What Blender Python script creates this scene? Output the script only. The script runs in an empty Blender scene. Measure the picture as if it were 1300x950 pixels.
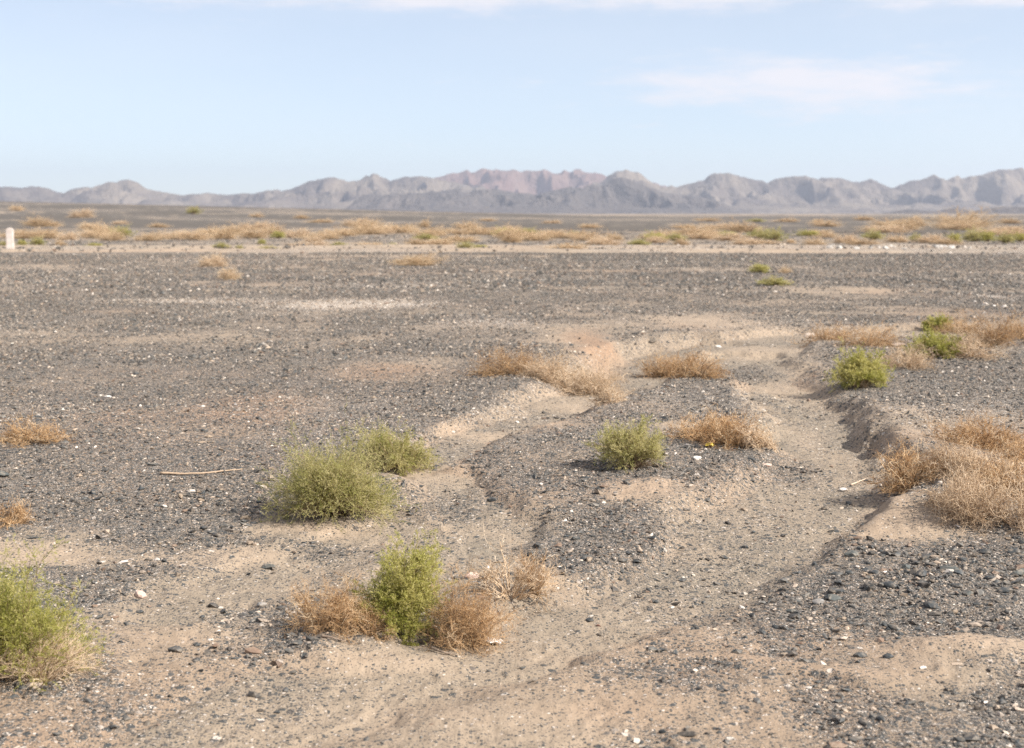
import bpy, math
import numpy as np

scene = bpy.context.scene
COL = scene.collection
rng = np.random.default_rng(7)

# ------------------------------------------------------------------ camera model
FPX, CX, CY, HZ = 1805.0, 650.0, 475.0, 271.0     # focal length and centre in photo pixels, horizon row
CAMZ = 1.65
PITCH = math.atan((CY - HZ) / FPX)


def rays(px, py):
    px = np.asarray(px, float); py = np.asarray(py, float)
    a = (px - CX) / FPX; b = (CY - py) / FPX
    cp, sp = math.cos(PITCH), math.sin(PITCH)
    return np.stack([a, cp + b * sp, -sp + b * cp], -1)


def flat(px, py, z=-0.22):
    d = rays(px, py)
    t = (z - CAMZ) / d[..., 2]
    return d[..., :2] * t[..., None]


# ------------------------------------------------------------------ noise
def _hash(ix, iy, seed):
    h = (ix.astype(np.int64) * 374761393 + iy.astype(np.int64) * 668265263 + seed * 974634777) & 0x7FFFFFFF
    h = ((h ^ (h >> 13)) * 1274126177) & 0x7FFFFFFF
    h = ((h ^ (h >> 15)) * 2246822519) & 0x7FFFFFFF
    return ((h ^ (h >> 16)) & 0xFFFF) / 65535.0


def noise(x, y, seed=0):
    ix = np.floor(x); iy = np.floor(y)
    fx = x - ix; fy = y - iy
    ix = ix.astype(np.int64); iy = iy.astype(np.int64)
    u = fx * fx * fx * (fx * (fx * 6 - 15) + 10); v = fy * fy * fy * (fy * (fy * 6 - 15) + 10)
    a = _hash(ix, iy, seed); b = _hash(ix + 1, iy, seed)
    c = _hash(ix, iy + 1, seed); d = _hash(ix + 1, iy + 1, seed)
    return (a * (1 - u) + b * u) * (1 - v) + (c * (1 - u) + d * u) * v * 1.0


def fbm(x, y, octv=4, seed=0, gain=0.5):
    s = np.zeros_like(x, dtype=float); amp = 1.0; tot = 0.0
    cx, sx = math.cos(0.6), math.sin(0.6)
    for o in range(octv):
        s += amp * noise(x, y, seed + o * 17); tot += amp
        x, y = (cx * x - sx * y) * 2.03 + 11.3, (sx * x + cx * y) * 2.03 + 5.7
        amp *= gain
    return s / tot


def ss(a, b, x):
    t = np.clip((x - a) / (b - a), 0, 1)
    return t * t * (3 - 2 * t)


# ------------------------------------------------------------------ landscape description
def chan(pts):
    p = np.array(pts, float)
    xy = flat(p[:, 0], p[:, 1], -0.25)
    return np.column_stack([xy, p[:, 2:]])          # x, y, half width, depth


CHANNELS = [   # photo column, row, half width (m), depth (m)
    (chan([(1360, 430, .8, .10), (1160, 440, .8, .13), (1040, 446, .85, .15), (960, 455, .8, .17), (950, 482, .5, .14),
           (995, 522, .30, .11), (1035, 560, .30, .16), (1058, 600, .34, .18), (1030, 645, .38, .15), (965, 700, .38, .11),
           (865, 757, .34, .10), (725, 808, .30, .09), (560, 868, .32, .07), (300, 930, .4, .05)]), .20),
    (chan([(945, 470, .55, .26), (870, 482, .55, .28), (805, 496, .45, .28), (740, 525, .34, .2), (650, 565, .26, .15),
           (570, 604, .24, .12), (520, 632, .2, .09)]), .22),
    (chan([(905, 452, .5, .26), (830, 462, .35, .32), (800, 492, .4, .30)]), .3),
    (chan([(560, 640, .2, .07), (625, 690, .22, .09), (600, 735, .2, .06), (520, 690, .15, .05), (350, 735, .22, .05), (230, 790, .25, .05)]), .15),
]


CUTS = [(chan([(1062, 538, 0, 0), (1072, 556, 0, .06), (1096, 582, 0, .09), (1112, 612, 0, .08), (1098, 640, 0, 0)]), -1),
        (chan([(945, 522, 0, 0), (975, 529, 0, .09), (1005, 543, 0, .10), (1022, 556, 0, 0)]), 1)]


def cutbank(x, y, P, side):
    best = np.full(x.shape, 1e9); sg = np.zeros(x.shape); hh = np.zeros(x.shape)
    for i in range(len(P) - 1):
        ax, ay, _, ah = P[i]; bx, by, _, bh = P[i + 1]
        dx, dy = bx - ax, by - ay; L = math.hypot(dx, dy)
        t = np.clip(((x - ax) * dx + (y - ay) * dy) / (L * L), 0, 1)
        d = np.hypot(x - ax - t * dx, y - ay - t * dy)
        m = d < best
        best = np.where(m, d, best); hh = np.where(m, ah + t * (bh - ah), hh)
        sg = np.where(m, np.sign(dy * (x - ax) - dx * (y - ay)), sg)
    sd = best * sg * side
    return hh * (.45 * ss(-.10, .0, sd) + .55 * ss(.0, .05, sd)) * (1 - ss(.15, .9, sd))


def polydist(x, y, P):
    best = np.full(x.shape, 1e9); w = np.zeros(x.shape); dep = np.zeros(x.shape)
    for i in range(len(P) - 1):
        ax, ay, aw, ad = P[i]; bx, by, bw, bd = P[i + 1]
        dx, dy = bx - ax, by - ay
        t = np.clip(((x - ax) * dx + (y - ay) * dy) / (dx * dx + dy * dy), 0, 1)
        d = np.hypot(x - ax - t * dx, y - ay - t * dy)
        m = d < best
        best = np.where(m, d, best)
        w = np.where(m, aw + t * (bw - aw), w); dep = np.where(m, ad + t * (bd - ad), dep)
    return best, w, dep


def ell(px, py, rx, ry, z=-0.15):
    x, y = flat(px, py, z)
    y0 = flat(px, py - ry, z)[1]; y1 = flat(px, py + ry, z)[1]
    return float(x), float((y0 + y1) / 2), rx / FPX * float(y), float(y0 - y1) / 2


def blob(x, y, e, soft=0.5):
    d = np.hypot((x - e[0]) / e[2], (y - e[1]) / e[3])
    return 1 - ss(1 - soft, 1 + soft * .5, d)


BUMPS = [(ell(1220, 535, 170, 42), .10), (ell(1165, 655, 80, 26), .10), (ell(1255, 640, 110, 40), .13), (ell(830, 642, 85, 24), .055),
         (ell(1190, 740, 140, 24), .07), (ell(760, 580, 110, 24), .012), (ell(480, 818, 110, 26), .06), (ell(1240, 815, 150, 30), .07),
         (ell(1000, 842, 170, 16), .04), (ell(500, 600, 45, 12), .05), (ell(920, 560, 85, 12), .06), (ell(680, 650, 110, 22), .04),
         (ell(60, 830, 90, 30), .05), (ell(700, 470, 100, 18), .05)]
SAND = [(ell(832, 645, 70, 17), .95), (ell(1165, 676, 105, 20), 1.2), (ell(60, 692, 130, 15), .95), (ell(205, 806, 120, 16), .8),
        (ell(270, 700, 160, 9), .75), (ell(400, 672, 110, 9), .9), (ell(545, 615, 70, 17), 1.), (ell(655, 562, 130, 12), .95),
        (ell(735, 520, 60, 13), .95), (ell(890, 424, 120, 14), .85), (ell(960, 452, 100, 7), .8), (ell(470, 835, 150, 22), .9),
        (ell(1230, 815, 150, 26), .95), (ell(980, 838, 200, 13), .95), (ell(1000, 505, 75, 16), .9), (ell(1015, 575, 60, 40), .85),
        (ell(620, 695, 55, 30), .85), (ell(735, 450, 55, 22), .8), (ell(860, 690, 60, 12), .5), (ell(420, 560, 60, 8), .3), (ell(700, 650, 70, 9), .5),
        (ell(1110, 650, 45, 22), .9), (ell(900, 566, 80, 7), .9), (ell(760, 800, 220, 28), .75), (ell(700, 740, 50, 14), .6), (ell(350, 735, 55, 14), .8),
        (ell(1130, 432, 120, 12), .5), (ell(1180, 592, 60, 8), .5), (ell(620, 900, 400, 30), .7)]
GRAV = [(ell(1190, 746, 150, 20), 1.), (ell(1060, 755, 60, 14), .9), (ell(770, 582, 95, 14), .25), (ell(660, 640, 90, 14), .12), (ell(1190, 765, 110, 10), .8),
        (ell(1190, 510, 130, 34), .9), (ell(960, 600, 60, 16), .6), (ell(330, 765, 120, 18), .55), (ell(560, 650, 50, 14), .4), (ell(420, 690, 70, 8), .7),
        (ell(800, 690, 90, 16), .4), (ell(740, 700, 90, 16), .35), (ell(940, 478, 60, 10), .6), (ell(300, 640, 60, 18), .5), (ell(150, 735, 90, 14), .55)]
RUST = [(ell(310, 545, 130, 36), 1.), (ell(150, 560, 90, 16), .8), (ell(755, 455, 42, 24), 1.), (ell(1110, 613, 16, 4.5), 1.), (ell(480, 490, 80, 14), .9),
        (ell(255, 575, 110, 8), .5), (ell(870, 430, 60, 8), .35)]
GREY = [(ell(1015, 585, 55, 50), .95), (ell(960, 690, 80, 32), .9), (ell(800, 790, 250, 34), .9), (ell(610, 700, 60, 32), .95), (ell(350, 735, 75, 14), .9),
        (ell(560, 870, 420, 30), .8), (ell(900, 478, 110, 16), .7), (ell(980, 838, 200, 14), .6)]
PALE = [(ell(445, 396, 125, 8), 1.2), (ell(250, 392, 140, 6), .7), (ell(620, 425, 90, 8), .5), (ell(530, 372, 60, 4), .4), (ell(1250, 385, 30, 4), .7)]


def warp(x, y):
    s = 0.35
    return (x + s * (fbm(x * 1.3, y * 1.3, 3, 5) - .5) * 1.2 + .12 * (fbm(x * 6, y * 6, 2, 15) - .5),
            y + s * (fbm(x * 1.3, y * 1.3, 3, 9) - .5) * 1.6 + .12 * (fbm(x * 6, y * 6, 2, 19) - .5))


def height(x, y):
    x = np.asarray(x, float); y = np.asarray(y, float)
    r = np.hypot(x, y)
    z = -0.2 * (1 - ss(6.8, 10.5, r))
    z = z + .10 * (fbm(x / 3.5, y / 3.5, 3, 31) - .5) * ss(2, 8, r) * (1 - .6 * ss(15, 40, r))
    wx, wy = warp(x, y)
    near = r < 45
    if np.any(near):
        nx, ny = wx[near], wy[near]
        zz = np.zeros(nx.shape); cut = np.zeros(nx.shape)
        for e, h in BUMPS:
            zz += .7 * h * blob(nx, ny, e, .8)
        for P, bw in CHANNELS:
            d, w, dep = polydist(nx, ny, P)
            cut = np.maximum(cut, .70 * dep * (1 - ss(w * .85, w + bw, d)))
        z[near] += zz * (1 - np.clip(cut / .2, 0, 1)) - cut
        for P, sde in CUTS:
            z[near] += cutbank(x[near] + .22 * (fbm(x[near] * 7, y[near] * 7, 6, 47, .72) - .5), y[near] + .25 * (fbm(x[near] * 5, y[near] * 5, 5, 49, .65) - .5), P, sde)
        z[near] += .035 * (fbm(nx * 2.6, ny * 2.6, 4, 41) - .5) + .026 * (fbm(nx * 10, ny * 10, 4, 43, .6) - .5)
    far = ss(90, 620, y)
    z = z + far * 6.4 * np.clip((60 - x) / 270, 0, 1.6) * (1 - ss(1500, 4000, y))
    z = z + ss(70, 300, r) * (fbm(x / 60, y / 60, 3, 51) - .5) * .7
    return z


def soil(x, y):
    """cover of dark gravel, rust tint, grey silt, pale stones - all 0..1"""
    r = np.hypot(x, y)
    wx, wy = warp(x, y)
    n1 = fbm(x / 1.1, y / 2.6, 4, 61); n2 = fbm(x / 5, y / 2.2 + 3, 4, 71); n3 = fbm(x * 2.2, y * 1.6, 3, 81)
    cover = .76 + 1.1 * (n1 - .5) + .8 * (n2 - .5)
    cover = cover - .40 * ss(.52, .74, fbm(x / 6, y / 2.4, 4, 97)) * ss(14, 22, r)
    fore = np.maximum(1 - ss(8.0, 10.2, r), .8 * ss(-.6, .2, x) * (1 - ss(9.5, 13, r)))
    cover = cover * (1 - fore) + fore * (.92 * ss(.34, .60, .6 * n1 + .4 * n3) + .03)
    grey = .30 + .46 * fore + .9 * (fbm(x / 2.4, y / 2.4, 3, 91) - .5)
    rust = .10 + .9 * np.clip(fbm(x / 3.2, y / 2.4, 4, 101) - .55, 0, 1) * 2
    pale = np.clip(fbm(x / 4, y / 3, 3, 111) - .5, 0, 1) * .5
    near = r < 60
    nx, ny = wx[near], wy[near]
    c = cover[near]; g = grey[near]; ru = rust[near]; pa = pale[near]
    for P, bw in CHANNELS:
        d, w, dep = polydist(nx, ny, P)
        m = 1 - ss(w * .8, w + bw + .22, d)
        c = c * (1 - .85 * m) + .12 * m * n1[near]
        bed = 1 - ss(w * .7, w * 1.0, d)
        g = g * (1 - bed) + bed * (.85 + .4 * (n3[near] - .5))
        ru *= 1 - .8 * bed
    for e, s in SAND:
        b = blob(nx, ny, e, .75) * s * np.clip(.70 + 1.0 * n3[near], 0, 1)
        b = np.clip(b, 0, 1); c = c * (1 - b); g = g * (1 - .75 * b)
    for e, s in GRAV:
        b = blob(nx, ny, e, .7) * s
        c = c + b * .65 * (.5 + n1[near])
    for e, s in GREY:
        g = np.maximum(g, blob(nx, ny, e, .7) * s * (.75 + .5 * n3[near]))
    for e, s in RUST:
        ru = np.maximum(ru, blob(nx, ny, e, .8) * s)
    for e, s in RUST[:3] + RUST[4:6]:
        c = c * (1 - .60 * blob(nx, ny, e, .7) * np.clip(2.6 * n1[near] - .6, .25, 1))
    for e, s in PALE:
        pa = np.maximum(pa, blob(nx, ny, e, .9) * s); c = c + .25 * blob(nx, ny, e, .7) * s
    b = blob(nx, ny, RUST[3][0], .6); c = c * (1 - b)
    cover[near] = c; grey[near] = g; rust[near] = ru; pale[near] = pa
    scrub = ss(70, 80, y) * (1 - ss(120, 170, y))
    cover = cover - .30 * scrub
    grey = grey + .3 * scrub
    flats = ss(700, 1100, y) * ss(-120, 40, x)
    cover = cover * (1 - .75 * flats)
    rust = rust * (1 - ss(50, 100, r)) + .1 * ss(50, 100, r)
    return np.clip(cover, 0, 1), np.clip(rust, 0, 1), np.clip(grey, 0, 1), np.clip(pale, 0, 1)


def hit(px, py):
    """ground point seen at a photo pixel"""
    d = rays(px, py)
    t = np.concatenate([np.linspace(3, 40, 6000), np.linspace(40, 1200, 6000)])
    X = d[0] * t; Y = d[1] * t; Z = CAMZ + d[2] * t
    below = Z <= height(X, Y)
    i = int(np.argmax(below))
    return np.array([X[i], Y[i], Z[i]])


# ------------------------------------------------------------------ mesh helpers
def fast_mesh(name, V, F, smooth=False, attrs=None, mat=None, mats=None, mat_idx=None):
    V = np.ascontiguousarray(V, dtype=np.float32); F = np.ascontiguousarray(F, dtype=np.int32)
    me = bpy.data.meshes.new(name)
    n, k = F.shape
    me.vertices.add(len(V)); me.vertices.foreach_set('co', V.ravel())
    me.loops.add(n * k); me.loops.foreach_set('vertex_index', F.ravel())
    me.polygons.add(n)
    me.polygons.foreach_set('loop_start', np.arange(0, n * k, k, dtype=np.int32))
    me.polygons.foreach_set('loop_total', np.full(n, k, dtype=np.int32))
    me.polygons.foreach_set('use_smooth', np.full(n, smooth, dtype=bool))
    for m in (mats or ([mat] if mat else [])):
        me.materials.append(m)
    if mat_idx is not None:
        me.polygons.foreach_set('material_index', np.ascontiguousarray(mat_idx, dtype=np.int32))
    for an, (typ, arr) in (attrs or {}).items():
        a = me.attributes.new(an, typ, 'POINT')
        arr = np.ascontiguousarray(arr, dtype=np.float32)
        a.data.foreach_set('color' if typ == 'FLOAT_COLOR' else 'value', arr.ravel())
    me.update(calc_edges=True)
    return me


def link(name, me, parent=None, loc=None):
    o = bpy.data.objects.new(name, me)
    COL.objects.link(o)
    if parent is not None:
        o.parent = parent
    if loc is not None:
        o.location = loc
    return o


def tag(o, label=None, cat=None, group=None, kind=None):
    if label: o['label'] = label
    if cat: o['category'] = cat
    if group: o['group'] = group
    if kind: o['kind'] = kind
    return o


# ------------------------------------------------------------------ materials
def newmat(name):
    m = bpy.data.materials.new(name); m.use_nodes = True
    nt = m.node_tree
    for n in list(nt.nodes): nt.nodes.remove(n)
    out = nt.nodes.new('ShaderNodeOutputMaterial')
    return m, nt, out


class G:
    def __init__(s, nt): s.nt = nt
    def n(s, t, **k):
        nd = s.nt.nodes.new(t)
        for a, v in k.items(): setattr(nd, a, v)
        return nd
    def l(s, a, b): s.nt.links.new(a, b)
    def put(s, sock, v):
        if isinstance(v, bpy.types.NodeSocket): s.l(v, sock)
        elif isinstance(v, (tuple, list)): sock.default_value = (*v, 1.0) if len(v) == 3 and len(sock.default_value) == 4 else v
        else: sock.default_value = v
    def math(s, op, a, b=None, c=None, clamp=False):
        nd = s.n('ShaderNodeMath', operation=op, use_clamp=clamp)
        s.put(nd.inputs[0], a)
        if b is not None: s.put(nd.inputs[1], b)
        if c is not None: s.put(nd.inputs[2], c)
        return nd.outputs[0]
    def mix(s, f, a, b, blend='MIX'):
        nd = s.n('ShaderNodeMix', data_type='RGBA', blend_type=blend, clamp_factor=True)
        s.put(nd.inputs[0], f); s.put(nd.inputs[6], a); s.put(nd.inputs[7], b)
        return nd.outputs[2]
    def rng(s, v, a, b, c=0.0, d=1.0, smooth=False):
        nd = s.n('ShaderNodeMapRange', clamp=True)
        if smooth: nd.interpolation_type = 'SMOOTHSTEP'
        s.put(nd.inputs[0], v); s.put(nd.inputs[1], a); s.put(nd.inputs[2], b); s.put(nd.inputs[3], c); s.put(nd.inputs[4], d)
        return nd.outputs[0]
    def noise(s, vec, scale, detail=4, rough=.55):
        nd = s.n('ShaderNodeTexNoise'); s.l(vec, nd.inputs['Vector'])
        nd.inputs['Scale'].default_value = scale; nd.inputs['Detail'].default_value = detail; nd.inputs['Roughness'].default_value = rough
        return nd.outputs[0]
    def vor(s, vec, scale, feature='F1'):
        nd = s.n('ShaderNodeTexVoronoi', feature=feature); s.l(vec, nd.inputs['Vector']); nd.inputs['Scale'].default_value = scale
        return nd
    def ramp(s, f, pts):
        nd = s.n('ShaderNodeValToRGB'); s.put(nd.inputs[0], f)
        el = nd.color_ramp.elements
        while len(el) < len(pts): el.new(.5)
        for e, (p, c) in zip(el, pts): e.position = p; e.color = (*c, 1)
        return nd.outputs[0]


def ground_material():
    m, nt, out = newmat('desert_soil'); g = G(nt)
    pos = g.n('ShaderNodeNewGeometry').outputs['Position']
    at = g.n('ShaderNodeAttribute', attribute_name='soil')
    sep = g.n('ShaderNodeSeparateColor'); g.l(at.outputs['Color'], sep.inputs[0])
    cover, rust, grey, pale = sep.outputs[0], sep.outputs[1], sep.outputs[2], at.outputs['Alpha']
    nb = g.noise(pos, 1.7, 5, .6); nf = g.noise(pos, 26, 4, .65)
    sand = g.mix(grey, (.42, .322, .236), (.192, .168, .132))
    sand = g.mix(g.rng(nb, .35, .7), sand, (.30, .24, .178))
    sand = g.mix(g.math('MULTIPLY', rust, .8), sand, (.30, .185, .115))
    mpr = g.n('ShaderNodeMapping'); mpr.inputs['Scale'].default_value = (5.5, 1.6, 3); g.l(pos, mpr.inputs[0])
    rill = g.noise(mpr.outputs[0], 1.0, 6, .68)
    sand = g.mix(g.rng(rill, .50, .62, 0, .22), sand, (.20, .165, .125))
    sand = g.mix(g.rng(g.noise(pos, 7, 6, .7), .52, .66, 0, .22), sand, (.22, .18, .135))
    sand = g.mix(g.rng(nf, .3, .75, 0, .5), sand, g.mix(.6, sand, (.21, .155, .11)))
    sand = g.mix(g.math('MULTIPLY', g.rng(cover, .25, .7), .62), sand, g.mix(g.math('MULTIPLY', rust, .85), (.225, .176, .130), (.30, .165, .09)))
    pv = g.n('ShaderNodeAttribute', attribute_name='pave').outputs['Fac']
    sand = g.mix(pv, sand, (.092, .080, .068))
    # three sizes of loose grit lying in the soil
    col = sand; hsum = None
    for sc, amp, dens in ((30, .010, .8), (75, .005, .95), (190, .0022, .8)):
        v = g.vor(pos, sc)
        rc = g.n('ShaderNodeSeparateColor'); g.l(v.outputs['Color'], rc.inputs[0])
        there = g.math('LESS_THAN', rc.outputs[0], g.math('MULTIPLY_ADD', cover, dens, g.math('MULTIPLY_ADD', grey, .14, .09) if sc > 60 else g.math('MULTIPLY_ADD', grey, .05, -.03)))
        core = g.rng(v.outputs['Distance'], .62 / 1, .40, 0, 1)
        k = g.math('MULTIPLY', there, core)
        shift = g.math('MULTIPLY_ADD', pale, -.55, rc.outputs[1])
        stone = g.ramp(shift, [(0, (.55, .49, .43)), (.07, (.40, .34, .29)), (.14, (.22, .18, .145)), (.3, (.13, .11, .095)), (.45, (.075, .075, .073)), (1, (.045, .050, .052))])
        col = g.mix(k, col, stone)
        h = g.math('MULTIPLY', k, amp)
        hsum = h if hsum is None else g.math('ADD', hsum, h)
    hsum = g.math('ADD', hsum, g.math('ADD', g.math('MULTIPLY', nf, .010), g.math('ADD', g.math('MULTIPLY', rill, .02), g.math('MULTIPLY', g.noise(pos, 110, 3, .7), .0035))))
    col = g.mix(g.math('MULTIPLY', pv, .8), col, (.092, .080, .068))
    bump = g.n('ShaderNodeBump'); bump.inputs['Strength'].default_value = .6; bump.inputs['Distance'].default_value = 1.0
    g.l(hsum, bump.inputs['Height'])
    b = g.n('ShaderNodeBsdfPrincipled'); b.inputs['Roughness'].default_value = .92; b.inputs['Specular IOR Level'].default_value = .25
    g.l(col, b.inputs['Base Color']); g.l(bump.outputs[0], b.inputs['Normal']); g.l(b.outputs[0], out.inputs[0])
    return m


def stone_material():
    m, nt, out = newmat('varnished_stone'); g = G(nt)
    at = g.n('ShaderNodeAttribute', attribute_name='tone')
    pos = g.n('ShaderNodeNewGeometry').outputs['Position']
    nz = g.noise(pos, 90, 4, .6)
    col = g.mix(g.rng(nz, .35, .7, 0, .55), at.outputs['Color'], g.mix(1.0, at.outputs['Color'], (.62, .58, .54), 'MULTIPLY'))
    dust = g.math('MULTIPLY', g.rng(g.noise(pos, 35, 3, .6), .46, .70), .50)
    col = g.mix(dust, col, (.36, .29, .22))
    bump = g.n('ShaderNodeBump'); bump.inputs['Strength'].default_value = .4; bump.inputs['Distance'].default_value = .004; g.l(nz, bump.inputs['Height'])
    b = g.n('ShaderNodeBsdfPrincipled'); b.inputs['Roughness'].default_value = .62; b.inputs['Specular IOR Level'].default_value = .4
    g.l(col, b.inputs['Base Color']); g.l(bump.outputs[0], b.inputs['Normal']); g.l(b.outputs[0], out.inputs[0])
    return m


def plant_material(name, ramp, transl=.3, rough=.7):
    m, nt, out = newmat(name); g = G(nt)
    at = g.n('ShaderNodeAttribute', attribute_name='tone')
    col = g.ramp(at.outputs['Fac'], ramp)
    b = g.n('ShaderNodeBsdfPrincipled'); b.inputs['Roughness'].default_value = rough; b.inputs['Specular IOR Level'].default_value = .2
    g.l(col, b.inputs['Base Color'])
    if transl:
        t = g.n('ShaderNodeBsdfTranslucent'); g.l(col, t.inputs[0])
        mx = g.n('ShaderNodeMixShader'); mx.inputs[0].default_value = transl
        g.l(b.outputs[0], mx.inputs[1]); g.l(t.outputs[0], mx.inputs[2]); g.l(mx.outputs[0], out.inputs[0])
    else:
        g.l(b.outputs[0], out.inputs[0])
    return m


def rock_material(name, c1, c2, c3, scale):
    m, nt, out = newmat(name); g = G(nt)
    pos = g.n('ShaderNodeNewGeometry').outputs['Position']
    n1 = g.noise(pos, scale, 6, .6); n2 = g.noise(pos, scale * 7, 5, .6)
    col = g.mix(g.rng(n1, .38, .62), c1, c2)
    col = g.mix(g.rng(n2, .55, .75, 0, .7), col, c3)
    bump = g.n('ShaderNodeBump'); bump.inputs['Strength'].default_value = .8; bump.inputs['Distance'].default_value = 45
    g.l(n2, bump.inputs['Height'])
    b = g.n('ShaderNodeBsdfPrincipled'); b.inputs['Roughness'].default_value = .95; b.inputs['Specular IOR Level'].default_value = .1
    g.l(col, b.inputs['Base Color']); g.l(bump.outputs[0], b.inputs['Normal']); g.l(b.outputs[0], out.inputs[0])
    return m


def plain_material(name, c1, c2, scale, rough=.8, bumpd=.002):
    m, nt, out = newmat(name); g = G(nt)
    tc = g.n('ShaderNodeTexCoord').outputs['Object']
    n1 = g.noise(tc, scale, 5, .65)
    col = g.mix(g.rng(n1, .35, .68), c1, c2)
    bump = g.n('ShaderNodeBump'); bump.inputs['Strength'].default_value = .6; bump.inputs['Distance'].default_value = bumpd
    g.l(n1, bump.inputs['Height'])
    b = g.n('ShaderNodeBsdfPrincipled'); b.inputs['Roughness'].default_value = rough
    g.l(col, b.inputs['Base Color']); g.l(bump.outputs[0], b.inputs['Normal']); g.l(b.outputs[0], out.inputs[0])
    return m


M_SOIL = ground_material()
M_STONE = stone_material()
M_LEAF = plant_material('fresh_leaf', [(0, (.14, .155, .03)), (.35, (.28, .285, .06)), (.7, (.43, .415, .11)), (1, (.58, .52, .22))], .5)
M_LEAF2 = plant_material('grey_green_leaf', [(0, (.17, .185, .04)), (.4, (.33, .335, .09)), (.75, (.42, .395, .15)), (1, (.56, .49, .25))], .5)
M_LEAF3 = plant_material('deep_green_leaf', [(0, (.12, .155, .03)), (.5, (.24, .275, .07)), (1, (.40, .40, .13))], .5)
M_PALETWIG = plant_material('pale_green_twig', [(0, (.22, .21, .07)), (.5, (.38, .35, .14)), (1, (.56, .49, .27))], .3)
M_STEM = plant_material('woody_stem', [(0, (.16, .105, .065)), (.5, (.27, .19, .12)), (1, (.42, .32, .21))], 0, .8)
M_DRY = plant_material('dry_twig', [(0, (.34, .21, .11)), (.4, (.58, .375, .195)), (.75, (.72, .51, .295)), (1, (.82, .67, .47))], .35, .75)
M_FAR = plant_material('far_straw', [(0, (.46, .34, .20)), (.5, (.63, .47, .30)), (1, (.80, .65, .46))], .3)
M_STRAW = plant_material('pale_straw', [(0, (.42, .30, .19)), (.4, (.61, .46, .31)), (.75, (.73, .575, .41)), (1, (.83, .70, .54))], .3, .75)

# ------------------------------------------------------------------ ground sheet
def build_ground():
    th = np.concatenate([np.linspace(-180, -30, 100, endpoint=False), np.linspace(-30, -23, 28, endpoint=False),
                         np.linspace(-23, 23, 500, endpoint=False), np.linspace(23, 30, 28, endpoint=False), np.linspace(30, 180, 100, endpoint=False)])
    th = np.radians(th)
    rr = np.concatenate([[.4, 1., 1.8, 2.6], np.geomspace(3.3, 32, 760, endpoint=False), np.geomspace(32, 160, 150, endpoint=False), np.geomspace(160, 13500, 110)])
    R, T = np.meshgrid(rr, th, indexing='ij')
    X = R * np.sin(T); Y = R * np.cos(T)
    Z = height(X.ravel(), Y.ravel()).reshape(X.shape)
    V = np.column_stack([X.ravel(), Y.ravel(), Z.ravel()])
    nr, nth = X.shape
    i = np.arange(nr - 1)[:, None]; j = np.arange(nth)[None, :]; j2 = (j + 1) % nth
    F = np.stack(np.broadcast_arrays(i * nth + j, i * nth + j2, (i + 1) * nth + j2, (i + 1) * nth + j), -1).reshape(-1, 4)[:, ::-1]
    # close the small disc under the photographer
    V = np.vstack([V, [[0, 0, float(Z[0].mean())]]])
    c = len(V) - 1
    cap = np.column_stack([np.full(nth // 2, c), np.arange(0, nth - 1, 2)[:nth // 2], np.arange(1, nth, 2)[:nth // 2], (np.arange(2, nth + 1, 2) % nth)[:nth // 2]])[:, ::-1]
    F = np.vstack([F, cap])
    cv, ru, gr, pa = soil(V[:, 0], V[:, 1])
    me = fast_mesh('ground', V, F, True, {'soil': ('FLOAT_COLOR', np.column_stack([cv, ru, gr, pa])),
                   'pave': ('FLOAT', ss(.22, .62, cv * .55 + 1.5 * (fbm(V[:, 0] / 30, V[:, 1] / 45, 4, 131) - .5) + .12) * ss(55, 130, np.hypot(V[:, 0], V[:, 1])))}, M_SOIL)
    tag(link('ground', me), kind='structure')


build_ground()

# ------------------------------------------------------------------ dirt road across the plain
def build_road():
    xs = np.linspace(-60, 60, 481); vs = np.linspace(0, 1, 25)
    Xg, Vg = np.meshgrid(xs, vs, indexing='ij')
    y0 = 60.0 - .02 * Xg + 1.0 * (fbm(Xg / 7, Vg * 0, 3, 201) - .5) * 2 + 3.2 * (fbm(Xg / 2.2, Vg * 0 + 9, 4, 205, .6) - .5)
    y1 = 72.0 + .01 * Xg + 7.0 * (fbm(Xg / 5, Vg * 0 + 5, 4, 203, .6) - .5)
    Yg = y0 + (y1 - y0) * Vg
    Zg = height(Xg.ravel(), Yg.ravel()).reshape(Xg.shape)
    edge = ss(0, .12, Vg) * (1 - ss(.88, 1, Vg))
    Zg = Zg - .03 + edge * (.06 + .08 * np.exp(-((Vg - .2) / .1) ** 2) + .08 * np.exp(-((Vg - .85) / .07) ** 2) - .05 * np.exp(-((Vg - .42) / .05) ** 2) - .05 * np.exp(-((Vg - .62) / .05) ** 2)) + edge * .10 * (fbm(Xg * 1.5, Yg * 1.5, 4, 211) - .5)
    V = np.column_stack([Xg.ravel(), Yg.ravel(), Zg.ravel()])
    n, k = Xg.shape
    i = np.arange(n - 1)[:, None]; j = np.arange(k - 1)[None, :]
    F = np.stack(np.broadcast_arrays(i * k + j, (i + 1) * k + j, (i + 1) * k + j + 1, i * k + j + 1), -1).reshape(-1, 4)
    cov = np.clip(.06 + 1.6 * (fbm(V[:, 0] / 5, V[:, 1] / 1.6, 5, 221, .6) - .5) + .35 * ss(5, 30, V[:, 0]), 0, .9)
    s = np.column_stack([cov, np.clip(.05 + .5 * (fbm(V[:, 0] / 6, V[:, 1] / 2, 3, 231) - .4), 0, 1), np.clip(.2 + 1.6 * (fbm(V[:, 0] / 4, V[:, 1] / 1.5, 4, 233) - .5), 0, 1), np.full(len(V), .5)])
    me = fast_mesh('dirt_road', V, F, True, {'soil': ('FLOAT_COLOR', s)}, M_SOIL)
    tag(link('dirt_road', me), kind='structure')


build_road()

# ------------------------------------------------------------------ mountains
def skyline(pts, x):
    p = np.array(pts, float)
    return np.interp(x, p[:, 0], p[:, 1])


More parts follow.
